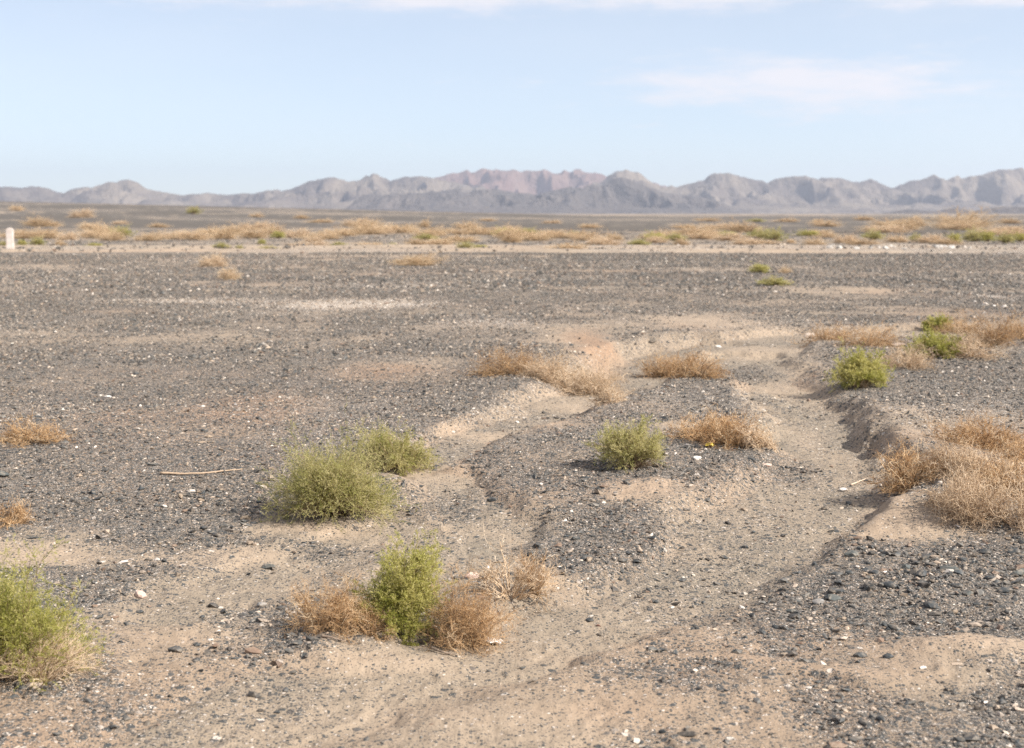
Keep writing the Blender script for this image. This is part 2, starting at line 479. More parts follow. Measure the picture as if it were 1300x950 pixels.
def build_range(name, pts, D, depth, seed, mat, x0, x1, spur, rough=.5, fade=30):
    n, k = 520, 70
    px = np.linspace(x0, x1, n); v = np.linspace(0, 1.5, k)
    PX, Vv = np.meshgrid(px, v, indexing='ij')
    S = np.maximum(HZ - skyline(pts, PX), 0.0) / FPX * D * 1.03 + CAMZ
    S = S + .03 * S * (fbm(PX / 6.0, PX * 0, 3, seed + 50, .5) - .5) * 2 * np.exp(-((Vv - 1) / .25) ** 2)
    S *= ss(x0, x0 + fade, PX) * (1 - ss(x1 - fade, x1, PX))
    X = (PX - CX) / FPX * D
    Y = D + (Vv - 1) * depth
    # distance spreads the sheet, so keep the crest on the wanted bearing
    wxn = (fbm(X / spur, Y / spur, 3, seed) - .5)
    u = X / (spur * .7) + wxn * 1.6 + (Vv - .5) * .4
    ridge = 1 - np.abs(2 * fbm(u * .8, Y / spur * .55, 4, seed + 3, rough) - 1) * 4.2
    ridge = np.clip(ridge, -.4, 1)
    rise = np.clip(Vv, 0, 1) ** 1.15
    fall = 1 - ss(1.0, 1.5, Vv)
    prof = rise * fall
    carve = (1 - ridge) * .62 * np.clip(Vv * 1.5, 0, 1) * (1 - .82 * np.exp(-((Vv - 1) / .16) ** 2))
    Z = S * prof * np.clip(1 - carve, .05, 1.2) + S * .17 * (fbm(X / spur * 5, Y / spur * 5, 5, seed + 9, .6) - .5) * prof * (1 - np.exp(-((Vv - 1) / .1) ** 2))
    Z = Z - 4.0 * (1 - ss(0, .08, Vv)) - 4.0 * ss(1.42, 1.5, Vv)
    Vt = np.column_stack([X.ravel(), Y.ravel(), Z.ravel()])
    i = np.arange(n - 1)[:, None]; j = np.arange(k - 1)[None, :]
    F = np.stack(np.broadcast_arrays(i * k + j, (i + 1) * k + j, (i + 1) * k + j + 1, i * k + j + 1), -1).reshape(-1, 4)
    tag(link(name, fast_mesh(name, Vt, F, True, None, mat)), kind='structure')


R_GREY = rock_material('grey_rock', (.12, .098, .085), (.225, .185, .145), (.072, .06, .055), .0035)
R_RED = rock_material('red_rock', (.17, .105, .09), (.21, .145, .12), (.125, .08, .075), .003)
R_DARK_SHADE = rock_material('dark_shaded_rock', (.10, .088, .083), (.145, .122, .108), (.065, .058, .058), .005)  # cloud shadow on the front foothills is put into this colour
R_PALE = rock_material('tan_rock', (.30, .25, .195), (.38, .32, .25), (.22, .18, .145), .004)
SK_BACK = [(500, 252), (530, 232), (550, 222), (575, 216), (590, 216), (605, 219), (622, 214), (635, 211), (650, 215), (665, 219), (690, 216), (710, 219), (730, 216),
           (755, 218), (770, 224), (790, 224), (830, 233), (870, 245)]
SK_MAIN_L = [(-260, 236), (-100, 230), (0, 236), (20, 236), (38, 238), (60, 236), (85, 242), (100, 239), (122, 239), (140, 231), (160, 228), (175, 232), (195, 243), (230, 247), (260, 245),
             (290, 248), (325, 246), (340, 241), (370, 238), (395, 230), (430, 226), (465, 223), (480, 223), (497, 231), (515, 226), (540, 226), (556, 229), (600, 236), (640, 243), (690, 256), (720, 268)]
SK_MAIN_R = [(700, 262), (740, 240), (770, 224), (793, 216), (810, 221), (830, 231), (855, 237), (870, 236), (880, 231), (900, 222), (925, 219), (950, 224), (970, 231), (985, 229), (1005, 224),
             (1020, 222), (1035, 226), (1060, 227), (1080, 231), (1100, 227), (1115, 231), (1130, 239), (1150, 230), (1165, 231), (1180, 224), (1198, 231), (1220, 221),
             (1245, 217), (1270, 211), (1285, 214), (1300, 217), (1400, 228), (1560, 220)]
SK_FRONT = [(430, 268), (455, 250), (480, 245), (520, 243), (560, 243), (580, 241), (620, 240), (660, 243), (690, 244), (705, 240), (720, 235), (740, 238), (760, 232), (775, 228), (790, 227),
            (810, 233), (850, 243), (900, 252), (940, 268)]
SK_FOOT_R = [(1120, 270), (1150, 266), (1180, 268), (1210, 264), (1235, 268), (1270, 262), (1300, 263), (1400, 262), (1500, 268)]
build_range('red_mountains', SK_BACK, 9600, 1300, 301, R_RED, 470, 900, 420)
build_range('grey_mountains', SK_MAIN_L, 8000, 1300, 311, R_GREY, -300, 740, 330)
build_range('grey_mountains', SK_MAIN_R, 7800, 1300, 321, R_GREY, 690, 1600, 330)
build_range('dark_shaded_foothills', SK_FRONT, 6200, 700, 331, R_DARK_SHADE, 425, 950, 260)  # dark band of cloud shadow, painted as the colour of these hills
build_range('dark_shaded_foothills', SK_FOOT_R, 4200, 400, 341, R_DARK_SHADE, 1110, 1520, 200)

# ------------------------------------------------------------------ stones
PHI = (1 + 5 ** .5) / 2
ICO_V = np.array([(-1, PHI, 0), (1, PHI, 0), (-1, -PHI, 0), (1, -PHI, 0), (0, -1, PHI), (0, 1, PHI), (0, -1, -PHI), (0, 1, -PHI), (PHI, 0, -1), (PHI, 0, 1), (-PHI, 0, -1), (-PHI, 0, 1)], float)
ICO_V /= np.linalg.norm(ICO_V[0])
ICO_F = np.array([(0, 11, 5), (0, 5, 1), (0, 1, 7), (0, 7, 10), (0, 10, 11), (1, 5, 9), (5, 11, 4), (11, 10, 2), (10, 7, 6), (7, 1, 8), (3, 9, 4), (3, 4, 2), (3, 2, 6), (3, 6, 8), (3, 8, 9), (4, 9, 5),
                  (2, 4, 11), (6, 2, 10), (8, 6, 7), (9, 8, 1)])
OCT_V = np.array([(1, 0, 0), (0, 1, 0), (-1, 0, 0), (0, -1, 0), (0, 0, 1), (0, 0, -1)], float)
OCT_F = np.array([(0, 1, 4), (1, 2, 4), (2, 3, 4), (3, 0, 4), (1, 0, 5), (2, 1, 5), (3, 2, 5), (0, 3, 5)])


def stone_tones(n, pale, rust, r):
    t = r.random(n); jit = r.normal(1, .16, (n, 1))
    col = np.empty((n, 3))
    dark = np.array([(.040, .046, .049), (.053, .057, .058), (.075, .075, .072), (.064, .057, .05)])[r.integers(0, 4, n)]
    mid = np.array([(.15, .125, .10), (.23, .175, .125), (.13, .125, .115), (.18, .12, .085)])[r.integers(0, 4, n)]
    lite = np.array([(.42, .33, .25), (.36, .29, .23), (.50, .42, .345), (.60, .54, .48)])[r.integers(0, 4, n)]
    pd = .64 - .55 * pale; pm = .21
    col = np.where((t < pd)[:, None], dark, np.where((t < pd + pm)[:, None], mid, lite))
    return np.clip(col * jit, .02, .85)


def stone_mesh(name, P, size, tone, r, base_v, base_f, squash=(.35, .7)):
    n = len(P); nv = len(base_v)
    V = np.repeat(base_v[None], n, 0) * r.normal(1, .28, (n, nv, 1)).clip(.45, 1.6)
    V *= np.stack([r.uniform(.85, 1.65, n), r.uniform(.55, 1.0, n), r.uniform(squash[0], squash[1], n)], -1)[:, None, :]
    a = r.uniform(0, 2 * np.pi, n); tl = r.normal(0, .22, n)
    c, s = np.cos(tl)[:, None], np.sin(tl)[:, None]
    x, z = V[..., 0] * c - V[..., 2] * s, V[..., 0] * s + V[..., 2] * c
    c, s = np.cos(a)[:, None], np.sin(a)[:, None]
    V = np.stack([x * c - V[..., 1] * s, x * s + V[..., 1] * c, z], -1) * size[:, None, None]
    V[..., 2] += (size * .22)[:, None]
    V += P[:, None, :]
    F = base_f[None] + (np.arange(n) * nv)[:, None, None]
    tn = np.repeat(np.column_stack([tone, np.ones(n)])[:, None, :], nv, 1)
    return fast_mesh(name, V.reshape(-1, 3), F.reshape(-1, 3), False, {'tone': ('FLOAT_COLOR', tn.reshape(-1, 4))}, M_STONE)


ROADY = (59.0, 73.0)


def scatter(name, r0, r1, n, smed, ssig, smin, smax, seed, base_v, base_f, half=23.5, sq=(.35, .7)):
    r = np.random.default_rng(seed)
    rad = np.sqrt(r.uniform(r0 * r0, r1 * r1, n)); th = np.radians(r.uniform(-half, half, n))
    x, y = rad * np.sin(th), rad * np.cos(th)
    cv, ru, gr, pa = soil(x, y)
    clump = .35 + 1.15 * ss(.30, .68, fbm(x * 2.6, y * 2.6, 4, 333))
    keep = r.random(n) < (cv ** 1.35 * clump * 1.05 + .004)
    keep &= ~((y > ROADY[0]) & (y < ROADY[1]) & (r.random(n) < .45))
    x, y, pa, ru = x[keep], y[keep], pa[keep], ru[keep]
    n = len(x)
    size = np.clip(np.exp(r.normal(math.log(smed), ssig, n)), smin, smax)
    tone = stone_tones(n, pa, ru, r)
    size = np.where(tone.max(1) > .34, size * .85, size)
    big = blob(x, y, ell(1180, 738, 170, 40), .6)
    size = np.minimum(size * (1 + .15 * big), smax * 1.3)
    P = np.column_stack([x, y, height(x, y) + .07 * ((y > ROADY[0] + 1.5) & (y < ROADY[1] - 1.5))])
    me = stone_mesh(name, P, size, tone, r, base_v, base_f, sq)
    tag(link(name, me), kind='stuff')


scatter('gravel', 3.6, 9, 125000, .0040, .66, .0022, .024, 11, ICO_V, ICO_F, 28)
scatter('gravel', 9, 16, 200000, .0050, .58, .0032, .026, 12, OCT_V, OCT_F, 25, (.4, .75))
scatter('gravel', 16, 30, 240000, .0095, .45, .006, .034, 13, OCT_V, OCT_F, 24, (.4, .8))
scatter('gravel', 30, 60, 200000, .0195, .4, .012, .05, 14, OCT_V, OCT_F, 23.5, (.4, .85))
scatter('gravel', 60, 140, 40000, .05, .38, .03, .12, 15, OCT_V, OCT_F, 23.5, (.4, .85))


def lone_stone(px, py, wpx, col, name, label, cat='stone', group=None, seed=0, sq=.55):
    r = np.random.default_rng(seed)
    p = hit(px, py)
    s = wpx / FPX * np.hypot(p[0], p[1]) / 2.2
    # subdivided icosahedron with facets knocked off
    V = ICO_V.copy(); F = ICO_F
    mid = {}; Vl = [tuple(v) for v in V]; F2 = []
    def m(a, b):
        k = (min(a, b), max(a, b))
        if k not in mid:
            q = (np.array(Vl[a]) + np.array(Vl[b])); q /= np.linalg.norm(q); mid[k] = len(Vl); Vl.append(tuple(q))
        return mid[k]
    for a, b, c in F:
        ab, bc, ca = m(a, b), m(b, c), m(c, a)
        F2 += [(a, ab, ca), (b, bc, ab), (c, ca, bc), (ab, bc, ca)]
    V = np.array(Vl)
    for _ in range(9):
        d = r.normal(0, 1, 3); d /= np.linalg.norm(d); off = r.uniform(.55, .85)
        k = V @ d - off
        V -= np.where(k > 0, k, 0)[:, None] * d
    V *= r.normal(1, .035, (len(V), 1))
    V *= np.array([r.uniform(1.0, 1.35), r.uniform(.75, 1.0), r.uniform(sq * .8, sq * 1.2)])
    a = r.uniform(-.6, .6); c, sn = math.cos(a), math.sin(a)
    V = np.column_stack([V[:, 0] * c - V[:, 1] * sn, V[:, 0] * sn + V[:, 1] * c, V[:, 2]]) * s
    V[:, 2] += s * .2
    tone = np.repeat([[*col, 1]], len(V), 0)
    me = fast_mesh(name, V, np.array(F2), False, {'tone': ('FLOAT_COLOR', tone)}, M_STONE)
    return tag(link(name, me, None, p), label, cat, group)


DK = (.045, .05, .053); DG = (.075, .085, .082); WH = (.72, .68, .63); PK = (.58, .43, .36); GY = (.24, .23, .22); RS = (.16, .075, .055)
STONES = [
    (342, 722, 21, DG, 'rounded greenish dark stone on sand below the big round green bush'),
    (397, 690, 11, DK, 'small black stone on the sand just below the big round green bush'),
    (177, 757, 19, PK, 'flat pinkish white stone lying on the left foreground gravel'),
    (222, 827, 20, DK, 'black angular stone nearest the bottom edge left of the front green plant'),
    (177, 778, 12, DK, 'black stone right below the flat pinkish white stone'),
    (322, 665, 10, DK, 'black stone on sand at the left foot of the big round green bush'),
    (260, 671, 13, DK, 'dark stone on sand, larger of the pair left of the big green bush'),
    (253, 661, 9, DK, 'dark stone on sand, smaller of the pair left of the big green bush'),
    (121, 510, 12, DK, 'dark boulder standing out of the gravel above the left dry tuft'),
    (3, 604, 20, DG, 'bluish dark stone at the left edge of the gravel plain'),
    (137, 505, 8, WH, 'white stone in dark gravel above the left dry tuft'),
    (257, 517, 8, WH, 'white stone on the rusty gravel above the fallen stick'),
    (332, 770, 17, GY, 'flat grey stone left of the orange dry shrub'),
    (1138, 706, 16, DK, 'black stone alone on the pink sand edge above the coarse gravel bank'),
    (1039, 766, 19, GY, 'pale grey stone at the lower left end of the coarse gravel bank'),
    (1092, 834, 16, DK, 'dark stone on the bottom sand, left one of two'),
    (1129, 835, 17, DK, 'dark stone on the bottom sand, right one of two'),
    (1171, 849, 12, WH, 'white stone near the bottom right corner'),
    (866, 738, 14, DK, 'dark stone at the left edge of the grey wash bed'),
    (748, 788, 13, DK, 'dark stone at the bottom end of the centre gravel bar'),
    (834, 765, 11, DK, 'bluish black stone alone in the grey wash bed'),
    (838, 827, 13, DK, 'black stone alone on smooth grey sand at the bottom centre'),
    (760, 795, 7, RS, 'small rust red stone at the bottom end of the centre gravel bar'),
    (974, 592, 14, PK, 'pale pinkish stone in the wash right of the yellow scrap'),
    (953, 584, 11, DK, 'dark flat stone in the wash right of the yellow scrap'),
    (1078, 640, 12, DK, 'dark stone at the foot of the pink sand slope'),
    (1070, 623, 13, WH, 'whitish stone on the bed below the cut bank'),
    (885, 583, 13, WH, 'white flat stone below the yellow scrap'),
    (625, 636, 15, DK, 'dark stone on sand at the centre of the scene'),
    (912, 441, 9, WH, 'white stone at the foot of the pale bank'),
    (656, 537, 9, WH, 'white stone at the lower edge of the centre gravel terrace'),
    (828, 434, 10, (.12, .10, .08), 'brown stone high on the pale bank'),
    (598, 733, 22, PK, 'pale pink boulder behind the bare branched dry shrub'),
    (582, 735, 15, DK, 'dark stone touching the left side of the pale pink boulder'),
    (619, 721, 8, WH, 'small white stone right of the pale pink boulder'),
    (1103, 612, 12, DK, 'black stone at the foot of the cut bank'),
    (1140, 440, 20, (.42, .34, .29), 'pale stone half hidden by the right dry shrubs'),
    (1028, 428, 16, (.55, .47, .40), 'pale rock at the left end of the right dry shrubs'),
]
for k, (px, py, w, c, lab) in enumerate(STONES):
    lone_stone(px, py, w, c, 'stone', lab, seed=500 + k)
for k, (px, py, w) in enumerate([(1081, 706, 20), (1251, 702, 16), (1288, 701, 16), (1205, 725, 24), (1180, 718, 16), (1170, 731, 20), (1295, 730, 24), (1258, 736, 18), (1062, 752, 20), (1058, 761, 22),
                                 (1064, 741, 15), (1184, 771, 22), (1230, 755, 20), (1110, 728, 16), (1130, 745, 18), (1150, 722, 15), (1215, 745, 16), (1275, 752, 20), (1004, 777, 13), (986, 797, 14)]):
    lone_stone(px, py, w, DK if k % 3 else DG, 'stone', 'dark angular stone in the coarse gravel bank at the lower right', group='dark stones of the coarse gravel bank', seed=600 + k)
rr = np.random.default_rng(77)
for k in range(34):
    px = rr.uniform(1040, 1235); py = 314.5 + rr.normal(0, 1.6)
    lone_stone(px, py, rr.uniform(4, 9), (.52, .50, .47) if k % 3 else (.5, .47, .43), 'rubble_block', 'whitish rubble block heaped along the edge of the dirt road on the right', 'rubble',
               'white rubble along the dirt road', seed=700 + k, sq=.75)
for k, (px, py, w) in enumerate([(1238, 384, 6), (1250, 387, 9), (1262, 389, 6), (1275, 390, 8)]):
    lone_stone(px, py, w, (.66, .6, .55), 'stone', 'white stone of the short row lying on the far right gravel plain', group='row of white stones on the right plain', seed=800 + k)

# ------------------------------------------------------------------ plants
def unit(v):
    return v / np.maximum(np.linalg.norm(v, axis=-1, keepdims=True), 1e-9)


def tubes(P, rad, sides=3):
    """P [n,k,3], rad [n] base radius tapering to 35 percent"""
    n, k, _ = P.shape
    T = np.empty_like(P); T[:, 1:-1] = P[:, 2:] - P[:, :-2]; T[:, 0] = P[:, 1] - P[:, 0]; T[:, -1] = P[:, -1] - P[:, -2]
    T = unit(T)
    ref = np.where(np.abs(T[:, :1, 2:3]) < .8, np.array([0, 0, 1.0]), np.array([1.0, 0, 0]))
    A = unit(np.cross(T, np.broadcast_to(ref, T.shape))); B = np.cross(T, A)
    rr_ = rad[:, None] * np.linspace(1, .35, k)[None]
    rings = []
    for s in range(sides):
        a = 2 * math.pi * s / sides
        rings.append(P + (A * math.cos(a) + B * math.sin(a)) * rr_[..., None])
    V = np.stack(rings, 2)                                  # n,k,sides,3
    idx = np.arange(n * k * sides).reshape(n, k, sides)
    F = [np.stack([idx[:, :-1, s], idx[:, :-1, (s + 1) % sides], idx[:, 1:, (s + 1) % sides], idx[:, 1:, s]], -1).reshape(-1, 4) for s in range(sides)]
    return V.reshape(-1, 3), np.concatenate(F)


def walk(start, direc, length, k, curl, droop, r):
    n = len(start)
    P = np.empty((n, k, 3)); P[:, 0] = start; d = direc.copy()
    for i in range(1, k):
        d = unit(d + r.normal(0, curl, (n, 3)) + np.array([0, 0, droop]))
        P[:, i] = P[:, i - 1] + d * (length / (k - 1))[:, None]
    return P


def sample_on(P, t):
    """points and tangents on polylines at t [n,m] in 0..1"""
    n, k, _ = P.shape
    f = np.clip(t, 0, .999) * (k - 1); i = f.astype(int); u = (f - i)[..., None]
    a = np.take_along_axis(P, i[..., None].repeat(3, -1), 1); b = np.take_along_axis(P, (i + 1)[..., None].repeat(3, -1), 1)
    return a * (1 - u) + b * u, unit(b - a)


def leaf_quads(p, d, length, width, r):
    side = unit(np.cross(d, r.normal(0, 1, d.shape)))
    l = length[:, None]; w = width[:, None]
    V = np.stack([p, p + d * l * .45 + side * w, p + d * l, p + d * l * .5 - side * w], 1)
    return V.reshape(-1, 3), np.arange(len(p) * 4).reshape(-1, 4)


def plant_arrays(W, D, H, seed, n_main, k2, k3, leaves, leaf=(.012, .0012), rad=.002, curl=.22, up=.25, tip_len=.22, leaf_in=.25, lump=.35, flatb=.0, bare=0.0, belly=0.0, mess=.42, tshift=0.0):
    """stems, twigs, leaves of one shrub of width W, depth D, height H, growing from its base at 0,0,0"""
    r = np.random.default_rng(seed)
    th = r.uniform(0, 2 * np.pi, n_main); cz = r.random(n_main) ** (.85 + flatb)
    cz = cz * .97 + .02; sz = np.sqrt(1 - cz ** 2)
    env = 1 - lump * .5 + lump * (fbm(np.cos(th) * 1.6 + seed % 13, np.sin(th) * 1.6 + cz * 2.5, 2, seed) - .1)
    env *= r.uniform(.55, 1.02, n_main) * np.where(r.random(n_main) < .08, 1.22, 1.0)
    boff = r.normal(0, .22, n_main)
    E = np.stack([W / 2 * sz * np.cos(th), D / 2 * sz * np.sin(th), H * cz], -1) * env[:, None]
    lean = r.normal(0, .11, 2)
    E[:, 0] += lean[0] * W * cz; E[:, 1] += lean[1] * D * cz
    E[:, :2] *= (1 + belly * np.sin(np.pi * np.clip(cz, 0, 1) ** .8))[:, None]
    base_s = r.uniform(.05, .28, (n_main, 1))
    S = E * np.array([1, 1, 0]) * base_s; S[:, 2] = -.008
    C = S + (E - S) * .5 + np.stack([0 * th, 0 * th, up * H * sz * r.uniform(.2, 1.1, n_main)], -1)
    t = np.linspace(0, 1, 8)[None, :, None]
    M = (1 - t) ** 2 * S[:, None] + 2 * t * (1 - t) * C[:, None] + t ** 2 * E[:, None]
    L0 = np.linalg.norm(E - S, axis=1)
    wob = np.cumsum(r.normal(0, 1, M.shape), 1); wob -= wob[:, :1]
    M = M + wob * (curl * .08 * L0)[:, None, None] * np.linspace(0, 1, 8)[None, :, None]
    M[..., 2] = np.maximum(M[..., 2], -.01)
    # second order
    tt = r.uniform(.28, 1, (n_main, k2)); p, tg = sample_on(M, tt)
    rad_dir = unit(p - np.array([0, 0, -.1 * H]))
    d = unit(tg * .75 + rad_dir * .45 + r.normal(0, mess, p.shape) + np.array([0, 0, up * .6]))
    size = (W + D) / 4 + H * .5
    l2 = (r.uniform(.5, 1.25, (n_main, k2)) * tip_len * size).ravel()
    T2 = walk(p.reshape(-1, 3), d.reshape(-1, 3), l2, 5, curl, .03, r)
    # third order
    if k3:
        t3 = r.uniform(.15, 1, (len(T2), k3)); p, tg = sample_on(T2, t3)
        d = unit(tg * .8 + r.normal(0, max(.5, mess), p.shape) + np.array([0, 0, up * .5]))
        l3 = (r.uniform(.35, 1.0, (len(T2), k3)) * l2[:, None] * .6).ravel()
        T3 = walk(p.reshape(-1, 3), d.reshape(-1, 3), l3, 4, curl, .02, r)
    else:
        T3 = T2[:0, :4]
    T2[..., 2] = np.maximum(T2[..., 2], .003); T3[..., 2] = np.maximum(T3[..., 2], .003)
    out = {}
    sv, sf = tubes(M, np.full(n_main, rad * 1.5) * r.uniform(.6, 1.5, n_main), 4 if rad > .0015 else 3)
    out['stem'] = (sv, sf, np.repeat(np.clip(r.normal(.45, .25, n_main), 0, 1), len(sv) // n_main))
    v2, f2 = tubes(T2, np.full(len(T2), rad * .62), 3)
    tone2 = np.clip(r.normal(.48 + tshift, .20, len(T2)) + np.repeat(boff, k2), 0, 1)
    tw_v, tw_f, tw_t = [v2], [f2], [np.repeat(tone2, len(v2) // len(T2))]
    if len(T3):
        v3, f3 = tubes(T3, np.full(len(T3), rad * .42), 3)
        tone3 = np.clip(np.repeat(tone2, k3) + r.normal(0, .18, len(T3)), 0, 1)
        tw_v.append(v3); tw_f.append(f3 + len(v2)); tw_t.append(np.repeat(tone3, len(v3) // len(T3)))
    out['twigs'] = (np.concatenate(tw_v), np.concatenate(tw_f), np.concatenate(tw_t))
    if leaves:
        lv, lf, lt = [], [], []; off = 0
        for T, nl, bo in ((T2, leaves, np.repeat(boff, k2)), (T3, leaves if k3 else 0, np.repeat(boff, k2 * max(k3, 1)))):
            if not len(T) or not nl: continue
            tl = r.uniform(leaf_in, 1, (len(T), nl)); p, tg = sample_on(T, tl)
            if bare:
                keep = r.random(len(T)) > bare
                p, tg = p[keep], tg[keep]
            else:
                keep = np.ones(len(T), bool)
            p = p.reshape(-1, 3); tg = tg.reshape(-1, 3)
            dd = unit(tg * .75 + r.normal(0, .55, p.shape) + np.array([0, 0, .12]))
            ll = leaf[0] * r.uniform(.6, 1.4, len(p)); ww = leaf[1] * r.uniform(.7, 1.3, len(p))
            v, f = leaf_quads(p, dd, ll, ww, r)
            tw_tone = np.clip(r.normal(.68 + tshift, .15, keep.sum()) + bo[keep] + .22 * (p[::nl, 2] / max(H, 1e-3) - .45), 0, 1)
            tn = np.clip(np.repeat(tw_tone, nl) + r.normal(0, .12, len(p)), 0, 1)
            lv.append(v); lf.append(f + off); lt.append(np.repeat(tn, 4)); off += len(v)
        out['foliage'] = (np.concatenate(lv), np.concatenate(lf), np.concatenate(lt))
    return out


def plant(name, label, cat, px, py, wpx, hpx, seed, mats, group=None, depth=.85, sink=0.0, skirt=0, **kw):
    p = hit(px, py)
    dist = math.hypot(p[0], p[1])
    W = wpx / FPX * dist; H = hpx / FPX * dist
    y = p[1] + W * depth * .32                       # py is the near edge of the shrub
    z = float(height(np.array([p[0]]), np.array([y]))[0])
    x = p[0] * y / p[1]
    A = plant_arrays(W * 1.08, W * 1.08 * depth, H * 1.0, seed, **kw)
    if skirt:
        B = plant_arrays(W * skirt, W * skirt * depth, H * .42, seed + 400, n_main=60, k2=6, k3=3, leaves=0, rad=.0014, curl=.4, up=.1, mess=.8)
        A['dead_twigs'] = tuple(np.concatenate([a, b + (len(B['stem'][0]) if q == 1 else 0)]) for q, (a, b) in enumerate(zip(B['stem'], B['twigs'])))
    root = tag(link(name, None, None, (x, y, z - sink)), label, cat, group)
    for part, (v, f, t) in A.items():
        m = mats.get(part) or mats['twigs']
        # shrubs follow the lie of the land
        gz = np.clip(height(v[:, 0] + x, v[:, 1] + y) - z, -.35 * H, .5 * H)
        v = v.copy(); v[:, 2] += gz * np.clip(1 - v[:, 2] / max(H, .05), 0, 1)
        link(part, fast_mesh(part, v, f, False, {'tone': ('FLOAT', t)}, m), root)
    return root


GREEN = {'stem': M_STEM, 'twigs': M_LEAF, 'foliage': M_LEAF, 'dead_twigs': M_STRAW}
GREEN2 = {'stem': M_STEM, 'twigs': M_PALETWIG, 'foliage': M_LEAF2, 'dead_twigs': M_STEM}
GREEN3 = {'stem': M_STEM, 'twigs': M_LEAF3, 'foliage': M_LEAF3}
DRY = {'stem': M_STEM, 'twigs': M_DRY}
STRAW = {'stem': M_STRAW, 'twigs': M_STRAW}

# near green shrubs
plant('green_shrub', 'large rounded grey green shrub with brown stems at its base, left of centre', 'shrub', 423, 664, 172, 108, 21, GREEN2,
      n_main=190, k2=8, k3=3, leaves=10, leaf=(.012, .0012), rad=.0016, curl=.24, up=.3, tip_len=.26, skirt=.85, lump=.75, tshift=.16)
plant('green_shrub', 'smaller green shrub on a pale sand mound just behind the large rounded one', 'shrub', 507, 604, 98, 58, 22, GREEN2,
      n_main=120, k2=7, k3=3, leaves=9, leaf=(.013, .0014), rad=.0016, curl=.24, up=.3, skirt=.8, lump=.7, tshift=.24)
plant('green_shrub', 'tall bright green bushy plant growing between dry orange shrubs in front', 'shrub', 508, 809, 90, 130, 23, GREEN,
      n_main=80, k2=12, k3=4, leaves=12, leaf=(.011, .0013), rad=.0015, curl=.36, up=.18, tip_len=.26, lump=.85, depth=.9, belly=.45, mess=.6, tshift=.22)
plant('green_shrub', 'green shrub with straw at its foot at the left edge', 'shrub', 14, 872, 215, 150, 24, GREEN,
      n_main=150, k2=9, k3=3, leaves=11, leaf=(.013, .0013), rad=.0016, curl=.3, up=.15, tip_len=.26, depth=.8, lump=.6, mess=.55, skirt=.9, tshift=.03)
plant('green_shrub', 'olive round shrub on the gravel bar at the centre right', 'shrub', 804, 598, 96, 60, 25, GREEN2,
      n_main=120, k2=8, k3=3, leaves=8, leaf=(.014, .0015), rad=.0016, curl=.24, up=.4, lump=.7, skirt=.7, tshift=.28)
plant('green_shrub', 'bright green round shrub at the top corner of the right gravel terrace', 'shrub', 1093, 494, 76, 47, 26, GREEN,
      n_main=110, k2=8, k3=3, leaves=7, leaf=(.02, .0024), rad=.002, curl=.22, up=.4, lump=.6, tshift=.2, skirt=.6)
plant('green_shrub', 'deep green shrub among the dry shrubs on the right', 'shrub', 1182, 455, 66, 27, 27, GREEN,
      n_main=130, k2=7, k3=3, leaves=7, leaf=(.022, .003), rad=.002, curl=.2, up=.3, depth=.8)
plant('green_shrub', 'small green shrub at the back of the right dry shrubs', 'shrub', 1186, 421, 38, 17, 28, GREEN,
      n_main=90, k2=6, k3=3, leaves=6, leaf=(.024, .0035), rad=.002, curl=.2, up=.3)

# near dry shrubs
plant('dry_shrub', 'low orange dry shrub to the left of the tall green plant', 'dry shrub', 414, 804, 128, 74, 41, DRY,
      n_main=70, k2=9, k3=5, leaves=0, rad=.0014, curl=.6, up=.15, tip_len=.34, flatb=.3, mess=.9, lump=.6)
plant('dry_shrub', 'rust brown dense dry shrub to the right of the tall green plant', 'dry shrub', 600, 830, 122, 96, 42, DRY,
      n_main=85, k2=10, k3=5, leaves=0, rad=.0014, curl=.5, up=.25, tip_len=.3, mess=.8, lump=.6, tshift=-.15)
plant('dry_shrub', 'matted dry shrub hugging the foot of the tall green plant', 'dry shrub', 468, 813, 84, 48, 43, DRY,
      n_main=45, k2=8, k3=4, leaves=0, rad=.0014, curl=.55, up=.2, tip_len=.36, mess=.9, tshift=-.1)
plant('bare_shrub', 'open dry shrub with pale bare forked branches right of the rust brown one', 'dry shrub', 648, 778, 128, 62, 44, STRAW,
      n_main=20, k2=8, k3=4, leaves=0, rad=.0026, curl=.34, up=.3, tip_len=.34, lump=.8, mess=.7)
plant('dry_shrub', 'amber dry sprig leaning right at the edge of the open bare shrub', 'dry shrub', 680, 766, 60, 60, 45, DRY,
      n_main=34, k2=9, k3=4, leaves=0, rad=.0013, curl=.22, up=.6, tip_len=.28)
plant('straw_tuft', 'pale straw tuft at the foot of the left edge green shrub', 'dry grass', 52, 880, 140, 66, 46, STRAW,
      n_main=130, k2=5, k3=2, leaves=0, rad=.0013, curl=.25, up=.3, tip_len=.3)
